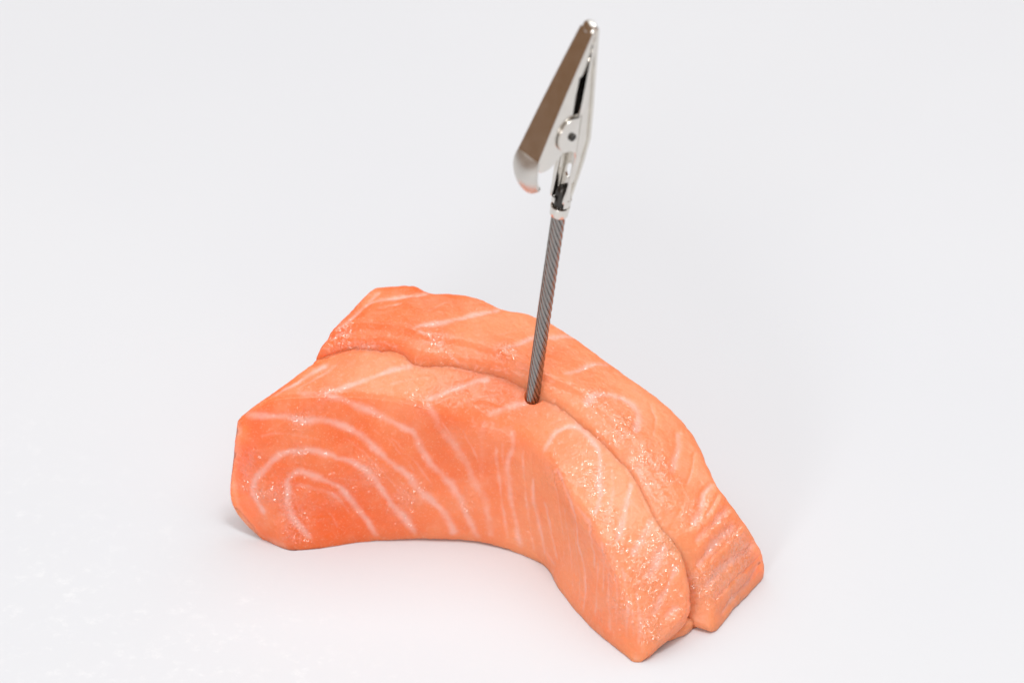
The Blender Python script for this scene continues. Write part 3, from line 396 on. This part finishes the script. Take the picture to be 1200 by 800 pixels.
def fat_field(V, lines, warp):
    """Amount of fat at each point: soft seams that wander, swell and fade out at their ends."""
    X0 = V + warp
    best = np.zeros(len(V))
    for li, (w, s, pts) in enumerate(lines):
        pts = np.array(pts)
        sel = np.where(((V > pts.min(0) - 3) & (V < pts.max(0) + 3)).all(1))[0]
        X = X0[sel]; dd = np.full(len(sel), 1e9); arc = np.zeros(len(sel))
        seg = np.linalg.norm(np.diff(pts, axis=0), axis=1); tot = seg.sum(); run = 0.0
        for a, b, l in zip(pts[:-1], pts[1:], seg):
            ab = b - a; L = max(l * l, 1e-6)
            t = np.clip(((X - a) @ ab) / L, 0, 1)
            d = ((X - a - t[:, None] * ab) ** 2).sum(1)
            m = d < dd; dd[m] = d[m]; arc[m] = run + t[m] * l
            run += l
        ww = 0.70 * w * (1.0 + 0.12 * np.sin(arc * 0.9 + li * 1.7) + 0.08 * np.sin(arc * 2.3 + li * 4.1))
        e = np.clip(np.minimum(arc, tot - arc) / min(1.0, tot * 0.2) + 0.25, 0, 1); e = e * e * (3 - 2 * e)
        st = s * e * (0.84 + 0.16 * np.sin(arc * 1.4 + li * 2.9))
        best[sel] = np.maximum(best[sel], st * (0.78 * np.exp(-dd / (ww * ww)) + 0.22 * np.exp(-dd / (5.5 * ww * ww))))
    return best

def slice_mesh(name, net, segs, nu, fat, grain, mat, seed, sink, end_round, hole=None):
    g = loft(net, nu, segs)
    nv = g.shape[1]
    # rounded cut ends: rings that shrink towards the middle of the end section
    def cap(ring, ref, deep):
        c = ring.mean(0); t = c - ref.mean(0); t /= np.linalg.norm(t)
        out = []
        size = np.linalg.norm(ring - c, axis=1, keepdims=True)
        for k in range(1, 9):
            q = k / 8 * math.pi / 2
            r = ring + t * deep * math.sin(q) - (ring - c) / size * np.minimum(deep, size * 0.8) * (1 - math.cos(q))
            out.append(r)
        last = out[-1]; cl = last.mean(0)
        for f in (0.8, 0.6, 0.4, 0.15):
            out.append(cl + (last - cl) * f + t * 0.04)
        return np.array(out)
    a = cap(g[0], g[6], 0.5)[::-1]; b = cap(g[-1], g[-7], end_round)
    g = np.concatenate([a, g, b]); n_u = g.shape[0]
    du = np.gradient(g, axis=0); dv = np.roll(g, -1, 1) - np.roll(g, 1, 1)
    nrm = np.cross(dv, du)
    nrm /= np.maximum(np.linalg.norm(nrm, axis=2, keepdims=True), 1e-9)
    if (nrm * (g - g.mean(1, keepdims=True))).sum(-1).mean() < 0: nrm = -nrm
    V = g.reshape(-1, 3); N = nrm.reshape(-1, 3)
    warp = np.array([noise.noise_vector(Vector(p * 0.5 + seed)) * 0.12 + noise.noise_vector(Vector(p * 2.2 + seed)) * 0.06 for p in V])
    F = fat_field(V, fat, warp)
    GR = np.zeros(len(V))
    for x, y, z, rad, st in grain:             # grainy, glistening spots
        GR = np.maximum(GR, st * np.exp(-((V - (x, y, z)) ** 2).sum(1) / (rad * rad)))
    # flesh relief: soft lumps, small nicks, and fat seams slightly sunk
    ns = np.array([fbm(p + seed, 0.16, 2) * 0.09 + fbm(p + seed, 0.8, 3) * 0.055 + max(0.0, fbm(p + seed, 1.3, 2)) * -0.06 for p in V])
    tail = np.clip((V[:, 0] - 12) / 10, 0, 1)
    off = ns - F * sink * (1 + 1.1 * tail) + 0.14 * tail * (1 - np.clip(F * 2.5, 0, 1))
    V = V + N * off[:, None]
    if hole is not None:                       # the slot the wire has pushed into the flesh
        o, d, r = hole
        q = V - o; ax = q @ d; rad = q - ax[:, None] * d; dist = np.linalg.norm(rad, axis=1)
        k = np.clip(1 - (dist - r) / 0.16, 0, 1); k = k * k * (3 - 2 * k)
        V = V - k[:, None] * d * 0.55
    V[:, 2] = np.maximum(V[:, 2], 0.03)
    iu = np.arange(n_u - 1)[:, None]; iv = np.arange(nv)[None, :]
    A = iu * nv + iv; B = iu * nv + (iv + 1) % nv; Cc = (iu + 1) * nv + (iv + 1) % nv; Dd = (iu + 1) * nv + iv
    quads = np.stack([A, B, Cc, Dd], -1).reshape(-1, 4)
    tip0 = len(V); V = np.concatenate([V, [V[:nv].mean(0)], [V[-nv:].mean(0)]])
    F = np.concatenate([F, [0, 0]]); GR = np.concatenate([GR, [0, 0]])
    idx = np.arange(nv); nx = (idx + 1) % nv
    base = (n_u - 1) * nv
    tris = np.concatenate([np.stack([np.full(nv, tip0), nx, idx], -1), np.stack([np.full(nv, tip0 + 1), base + idx, base + nx], -1)])
    me = bpy.data.meshes.new(name)
    me.from_pydata((V * S).tolist(), [], quads.tolist() + tris.tolist())
    at = me.attributes.new("fat", 'FLOAT', 'POINT'); at.data.foreach_set("value", F.astype(np.float32))
    at = me.attributes.new("grain", 'FLOAT', 'POINT'); at.data.foreach_set("value", GR.astype(np.float32))
    bm = bmesh.new(); bm.from_mesh(me); bmesh.ops.recalc_face_normals(bm, faces=bm.faces); bm.to_mesh(me); bm.free()
    return add_obj(name, me, mat)

# the wire and clip share one frame: A along the clip, N away from its jaws, Y along the pivot
W_TOP = np.array([4.89, -5.08, 41.21]); W_BASE = np.array([2.31, -5.08, 16.2])
W_DIR = (W_TOP - W_BASE) / np.linalg.norm(W_TOP - W_BASE)
W_FOOT = W_BASE - W_DIR * 12.0
hole = (W_BASE, W_DIR, 0.86)

fr = slice_mesh("salmon_slice", front_net(np.array(FRONT_SECTIONS)), FRONT_SEGS, 600, FRONT_FAT, FRONT_GRAIN, M_front, 3.1, 0.10, 1.3, hole)
tag(fr, "front salmon slice, nearest the viewer, with curved pale fat lines over its tall face", "salmon")
fr["group"] = "slices of raw salmon"
bn = back_net(np.array(BACK_SECTIONS))
bk = slice_mesh("salmon_slice", bn, BACK_SEGS, 600, BACK_FAT, BACK_GRAIN, M_back, 11.7, 0.12, 0.9)
tag(bk, "rear salmon slice, higher one behind the wire with a scalloped outer edge", "salmon")
bk["group"] = "slices of raw salmon"

# a low tongue of flesh at the foot of the rear slice, showing under the end of the front one
bm = bmesh.new(); bmesh.ops.create_uvsphere(bm, u_segments=48, v_segments=28, radius=1.0)
for v in bm.verts:
    x, y, z = v.co
    q = Vector((x, y, 0)); 
    px = 17.6 + 1.8 * x + 0.6 * y; py = -24.7 + 1.4 * y + 0.7 * x
    pz = 0.70 + 0.75 * math.copysign(abs(z) ** 0.6, z) + 0.12 * noise.noise(Vector((px * 0.9, py * 0.9, z)))
    px += 0.15 * noise.noise(Vector((px, py, 3.0))); py += 0.2 * noise.noise(Vector((px, py, 9.0)))
    v.co = Vector((px, py, max(pz, 0.03))) * S
add_obj("flesh_flap", bm, M_back, bk)

# ------------------------------------------------------------------ clip on a wire
A = Vector((0.13658, 0, 0.99063)); Nn = Vector((-0.7406, -0.6641, 0.1021)); Nn = (Nn - A * Nn.dot(A)).normalized()
Yv = A.cross(Nn)
ROT = Matrix((Nn, Yv, A)).transposed()           # columns: local x = N, y = pivot, z = A
clip = bpy.data.objects.new("card_clip", None); C.objects.link(clip)
clip.empty_display_size = 0.005
clip.matrix_world = Matrix.Translation(Vector(W_FOOT) * S) @ ROT.to_4x4()
tag(clip, "silver crocodile clip on a twisted steel wire stuck between the two salmon slices", "clip")
O_TOP = ROT.transposed() @ (Vector(W_TOP) - Vector(W_FOOT))     # clip frame origin, seen from the foot

def part(name, bm, mat, parent=clip, bevel=0.0, smooth=True):
    """bm holds (n, y, a) millimetres in the clip frame."""
    if bevel:
        bmesh.ops.recalc_face_normals(bm, faces=bm.faces)
        es = [e for e in bm.edges if len(e.link_faces) == 2 and e.calc_face_angle() > 0.6]
        bmesh.ops.bevel(bm, geom=es, offset=bevel, segments=2, affect='EDGES', profile=0.5, clamp_overlap=True)
    bmesh.ops.recalc_face_normals(bm, faces=bm.faces)
    for v in bm.verts:
        v.co = (v.co + O_TOP) * S
    o = add_obj(name, bm, mat, parent, smooth)
    if smooth and name != "wire":
        o.data.set_sharp_from_angle(angle=math.radians(40))
    return o

def side_plate(outline, yf, th, steps_fn=None):
    """outline [(a,n)] swept across y; yf(a) is the outer y, th its thickness (signed inward)."""
    bm = bmesh.new()
    v0 = [bm.verts.new((n, yf(a), a)) for a, n in outline]
    v1 = [bm.verts.new((n, yf(a) - th, a)) for a, n in outline]
    bm.faces.new(v0); bm.faces.new(v1[::-1])
    k = len(outline)
    for i in range(k):
        bm.faces.new((v0[i], v1[i], v1[(i + 1) % k], v0[(i + 1) % k]))
    bmesh.ops.triangulate(bm, faces=[f for f in bm.faces if len(f.verts) > 4])
    return bm

def web(path, th, cols=6, crown=0.0):
    """path [(a, n, half_width)] swept sheet across y, thickness towards -normal."""
    P = np.array(path, float)
    t = np.linspace(0, len(P) - 1, (len(P) - 1) * 5 + 1)
    P = catmull(P, t)
    bm = bmesh.new(); outer = []; inner = []
    for i, (a, n, w) in enumerate(P):
        j0, j1 = max(i - 1, 0), min(i + 1, len(P) - 1)
        ta = np.array([P[j1][0] - P[j0][0], P[j1][1] - P[j0][1]]); ta /= np.linalg.norm(ta)
        na = np.array([ta[1], -ta[0]])                   # normal in (a, n)
        ro = []; ri = []
        for c in range(cols + 1):
            y = (c / cols * 2 - 1)
            h = (crown if np.isscalar(crown) else crown(i / (len(P) - 1))) * (1 - y * y)
            ro.append(bm.verts.new((n + na[1] * h, y * w, a + na[0] * h)))
            ri.append(bm.verts.new((n + na[1] * (h - th), y * w, a + na[0] * (h - th))))
        outer.append(ro); inner.append(ri)
    m = len(P)
    for i in range(m - 1):
        for c in range(cols):
            bm.faces.new((outer[i][c], outer[i][c+1], outer[i+1][c+1], outer[i+1][c]))
            bm.faces.new((inner[i][c], inner[i+1][c], inner[i+1][c+1], inner[i][c+1]))
        for c in (0, cols):
            bm.faces.new((outer[i][c], outer[i+1][c], inner[i+1][c], inner[i][c]))
    for i in (0, m - 1):
        for c in range(cols):
            bm.faces.new((outer[i][c], inner[i][c], inner[i][c+1], outer[i][c+1]))
    return bm

def tube(points, r, sides=10, closed_ends=True):
    bm = bmesh.new(); pts = [Vector(p) for p in points]; rings = []
    up = Vector((0.3, 0.2, 0.9)).normalized()
    prev = None
    for i, p in enumerate(pts):
        t = (pts[min(i + 1, len(pts) - 1)] - pts[max(i - 1, 0)]).normalized()
        x = (prev - t * prev.dot(t)) if prev is not None else t.orthogonal()
        x.normalize(); prev = x; y = t.cross(x)
        rr = r[i] if isinstance(r, (list, tuple)) else r
        rings.append([bm.verts.new(p + (x * math.cos(k * 2 * math.pi / sides) + y * math.sin(k * 2 * math.pi / sides)) * rr) for k in range(sides)])
    for a, b in zip(rings[:-1], rings[1:]):
        for k in range(sides):
            bm.faces.new((a[k], a[(k+1) % sides], b[(k+1) % sides], b[k]))
    if closed_ends:
        bm.faces.new(rings[0][::-1]); bm.faces.new(rings[-1])
    return bm

# --- twisted wire rope: lobed strands wound in a helix, from the foot to inside the crimp
foot = -O_TOP
def wire_point(s):
    p = foot.lerp(Vector((0, 0, 0)), s) if s < 1 else Vector((0, 0, (s - 1) * 37))
    if s < 1: p += Vector((0.05, -0.10, 0)) * math.sin(math.pi * s)
    return p
bm = bmesh.new(); rings = []; NS = 10; PER = 10; STEPS = 260
for i in range(STEPS + 1):
    s = i / STEPS * 1.03
    c = wire_point(s); ang = -s * 37.0 / 9.5 * 2 * math.pi
    ring = []
    for k in range(NS * PER):
        ph = k / (NS * PER) * 2 * math.pi
        f = (k % PER) / PER * 2 - 1
        r = 0.55 + 0.22 * math.sqrt(max(0, 1 - f * f))
        ring.append(bm.verts.new(c + Vector((math.cos(ph + ang) * r, math.sin(ph + ang) * r, 0))))
    rings.append(ring)
for a, b in zip(rings[:-1], rings[1:]):
    for k in range(NS * PER):
        bm.faces.new((a[k], a[(k+1) % (NS*PER)], b[(k+1) % (NS*PER)], b[k]))
bm.faces.new(rings[0][::-1]); bm.faces.new(rings[-1])
part("wire", bm, M_steel)

# --- upper jaw: channel with a bronze-looking back, silver side plates and a curled thumb tab
UJ = lambda a: 0.90 + (23.5 - a) / 14.5 * 0.62
jaw = part("upper_jaw", web([(23.3, 0.78, .92), (20, 2.15, 1.08), (16.2, 3.7, 1.24), (12.6, 5.08, 1.40), (9.7, 6.15, 1.53)], 0.28, 6, 0.04), M_nickel)
part("thumb_tab", web([(9.7, 6.15, 1.53), (9.3, 6.28, 1.60), (8.5, 6.40, 1.70), (7.5, 6.30, 1.74), (6.6, 5.95, 1.66), (5.8, 5.4, 1.45), (5.3, 4.8, 1.1), (5.1, 4.3, .5)], 0.3, 12, lambda q: 0.04 + 0.72 * min(1, q / 0.5) ** 1.3), M_rough, jaw)
upper_out = [(23.2, 0.70), (20, 2.0), (16.2, 3.55), (12.6, 4.93), (9.6, 6.02), (8.7, 6.05), (8.25, 5.6), (8.15, 5.0), (8.3, 4.3), (8.8, 3.6),
             (9.6, 2.7), (11, 2.2), (12.5, 2.1), (14.3, 2.1), (16.4, 2.1), (18.4, 1.8), (18.6, 1.05), (19.4, 0.72), (19.9, 0.9), (20.4, 0.62), (20.9, 0.8), (21.4, 0.55), (21.9, 0.7), (22.4, 0.45), (23.2, 0.35)]
for s in (1, -1):
    part("side_plate", side_plate(upper_out, lambda a, s=s: s * (UJ(a) + 0.02), s * 0.28), M_nickel, jaw, 0.05)

# --- lower jaw: channel with round pivot ears, open tail with a hole, crimp on the wire
LJ = lambda a: (0.95 + (23.6 - a) / 13.2 * 0.88) if a > 10.4 else (1.83 - (10.4 - a) / 8.1 * 0.78)
low = part("lower_jaw", web([(23.7, -0.02, .85), (19, -0.30, 1.18), (14.7, -0.56, 1.5), (10.4, -0.74, 1.76), (7.6, -0.70, 1.52)], -0.28, 6, 0.0), M_nickel)
bm = bmesh.new()
outl = [(7.58, -1.5), (6.6, -1.42), (4.5, -1.2), (2.3, -1.0), (2.3, 1.0), (4.5, 1.2), (6.6, 1.42), (7.58, 1.5)]
nfun = lambda a: -0.70 + max(0, 6.6 - a) ** 1.5 * 0.045
ed = []
lo = [bm.verts.new((nfun(a), y, a)) for a, y in outl]
ho = [bm.verts.new((nfun(5.4 + .85 * math.cos(k * math.pi / 10)), .52 * math.sin(k * math.pi / 10), 5.4 + .85 * math.cos(k * math.pi / 10))) for k in range(20)]
for ring in (lo, ho):
    for i in range(len(ring)): ed.append(bm.edges.new((ring[i], ring[(i + 1) % len(ring)])))
bmesh.ops.triangle_fill(bm, use_beauty=True, use_dissolve=False, edges=ed)
ex = bmesh.ops.extrude_face_region(bm, geom=list(bm.faces))
for v in [e for e in ex['geom'] if isinstance(e, bmesh.types.BMVert)]: v.co.x += 0.26
part("tail_plate", bm, M_nickel, low, 0.0, False)
ear = [(11.75 + 2.0 * math.cos(math.radians(d)), 2.05 + 1.85 * math.sin(math.radians(d))) for d in range(-20, 196, 12)]
low_out = [(23.6, 0.32), (22.6, 0.42), (22.1, 0.62), (21.6, 0.42), (21.1, 0.68), (20.6, 0.45), (20.1, 0.78), (19.6, 0.5), (19.0, 0.62), (18.1, 0.62), (16, 0.40), (14.4, 0.35)] + ear + \
          [(9.2, 1.1), (8.2, 0.75), (6.5, 0.55), (4.8, 0.55), (3.4, 0.62), (2.5, 0.75), (2.0, 0.7), (2.0, -0.30), (4.5, -0.52), (6.6, -0.69), (10.4, -0.76), (14.7, -0.58), (19, -0.32), (23.6, -0.04)]
for s in (1, -1):
    part("side_plate", side_plate(low_out, lambda a, s=s: s * (LJ(a) + 0.03), s * 0.26), M_nickel, low, 0.05)
# nose: both jaw tips folded together
bm = bmesh.new(); bmesh.ops.create_uvsphere(bm, u_segments=24, v_segments=14, radius=1.0)
for v in bm.verts:
    v.co = Vector((v.co.x * 0.52 + 0.42, v.co.y * 0.93, v.co.z * 0.62 + 23.35 - v.co.x * 0.45))
part("nose_tip", bm, M_nickel, jaw)
# crimp barrels around the wire
def barrel(a0, a1, r0, r1, th):
    bm = bmesh.new(); K = 28; rings = []
    for rr, a in ((r0, a0), (r0 + .03, a0 + .06), (r1 + .03, a1 - .06), (r1, a1), (r1 - th, a1), (r0 - th, a0)):
        rings.append([bm.verts.new((math.cos(k * 2 * math.pi / K) * rr, math.sin(k * 2 * math.pi / K) * rr, a)) for k in range(K)])
    for i in range(6):
        p, q = rings[i], rings[(i + 1) % 6]
        for k in range(K): bm.faces.new((p[k], p[(k+1) % K], q[(k+1) % K], q[k]))
    return bm
part("crimp_barrel", barrel(-0.15, 1.05, 0.93, 1.02, 0.14), M_nickel, low)
# split collar: two folded tongues leaving a curved dark gap
bm = bmesh.new(); K = 24
vv = []
for k in range(K + 1):
    ph = math.radians(62 + k / K * 300)
    top = 2.45 - 0.5 * abs(math.sin((ph - 0.3) / 2)); bot = 1.28 + 0.42 * (k / K)
    vv.append([bm.verts.new((math.cos(ph) * r, math.sin(ph) * r, a)) for r, a in ((1.06, bot), (1.08, top), (0.92, top), (0.90, bot))])
for p, q in zip(vv[:-1], vv[1:]):
    for j in range(4): bm.faces.new((p[j], q[j], q[(j+1) % 4], p[(j+1) % 4]))
bm.faces.new(vv[0]); bm.faces.new(vv[-1][::-1])
part("crimp_collar", bm, M_nickel, low)
# blunt end of the wire inside the tail
part("wire_end", tube([(0, 0, 0.9), (0.02, 0, 2.2), (0.05, 0, 3.0), (0.08, 0, 3.5), (0.1, 0, 3.75)], [0.74, 0.74, 0.68, 0.45, 0.12], 16), M_dark)
# pivot pin with heads, coil spring with its two arms
bmp = tube([(2.05, -2.0, 11.6), (2.05, -1.86, 11.6), (2.05, -1.85, 11.6), (2.05, 1.85, 11.6), (2.05, 1.86, 11.6), (2.05, 1.98, 11.6), (2.05, 2.03, 11.6)], [0.34, 0.44, 0.36, 0.36, 0.44, 0.40, 0.2], 20)
part("pivot_pin", bmp, M_dark)  # dark metal in place of the shade in the pivot's dent
bm = web([(19.2, 0.55, .75), (17, 1.15, .85), (15, 1.45, .9), (13.6, 1.6, .9)], 0.9, 4, 0.0)
part("shade_filler", bm, M_dark)  # added dark filler, stands in for the shade seen between the jaws
pts = [(0.6, -0.9, 17.5), (0.75, -0.9, 14.5)]
for k in range(0, 81):
    t = k / 80; ph = t * 2 * math.pi * 3.5
    pts.append((2.05 + 0.95 * math.cos(ph + math.pi * .5 + 1.57), -0.9 + 1.8 * t, 11.6 + 0.95 * math.sin(ph + math.pi * .5)))
pts += [(2.6, 0.9, 14.0), (3.0, 0.9, 16.5)]
part("spring", tube(pts, 0.22, 8), M_dark)
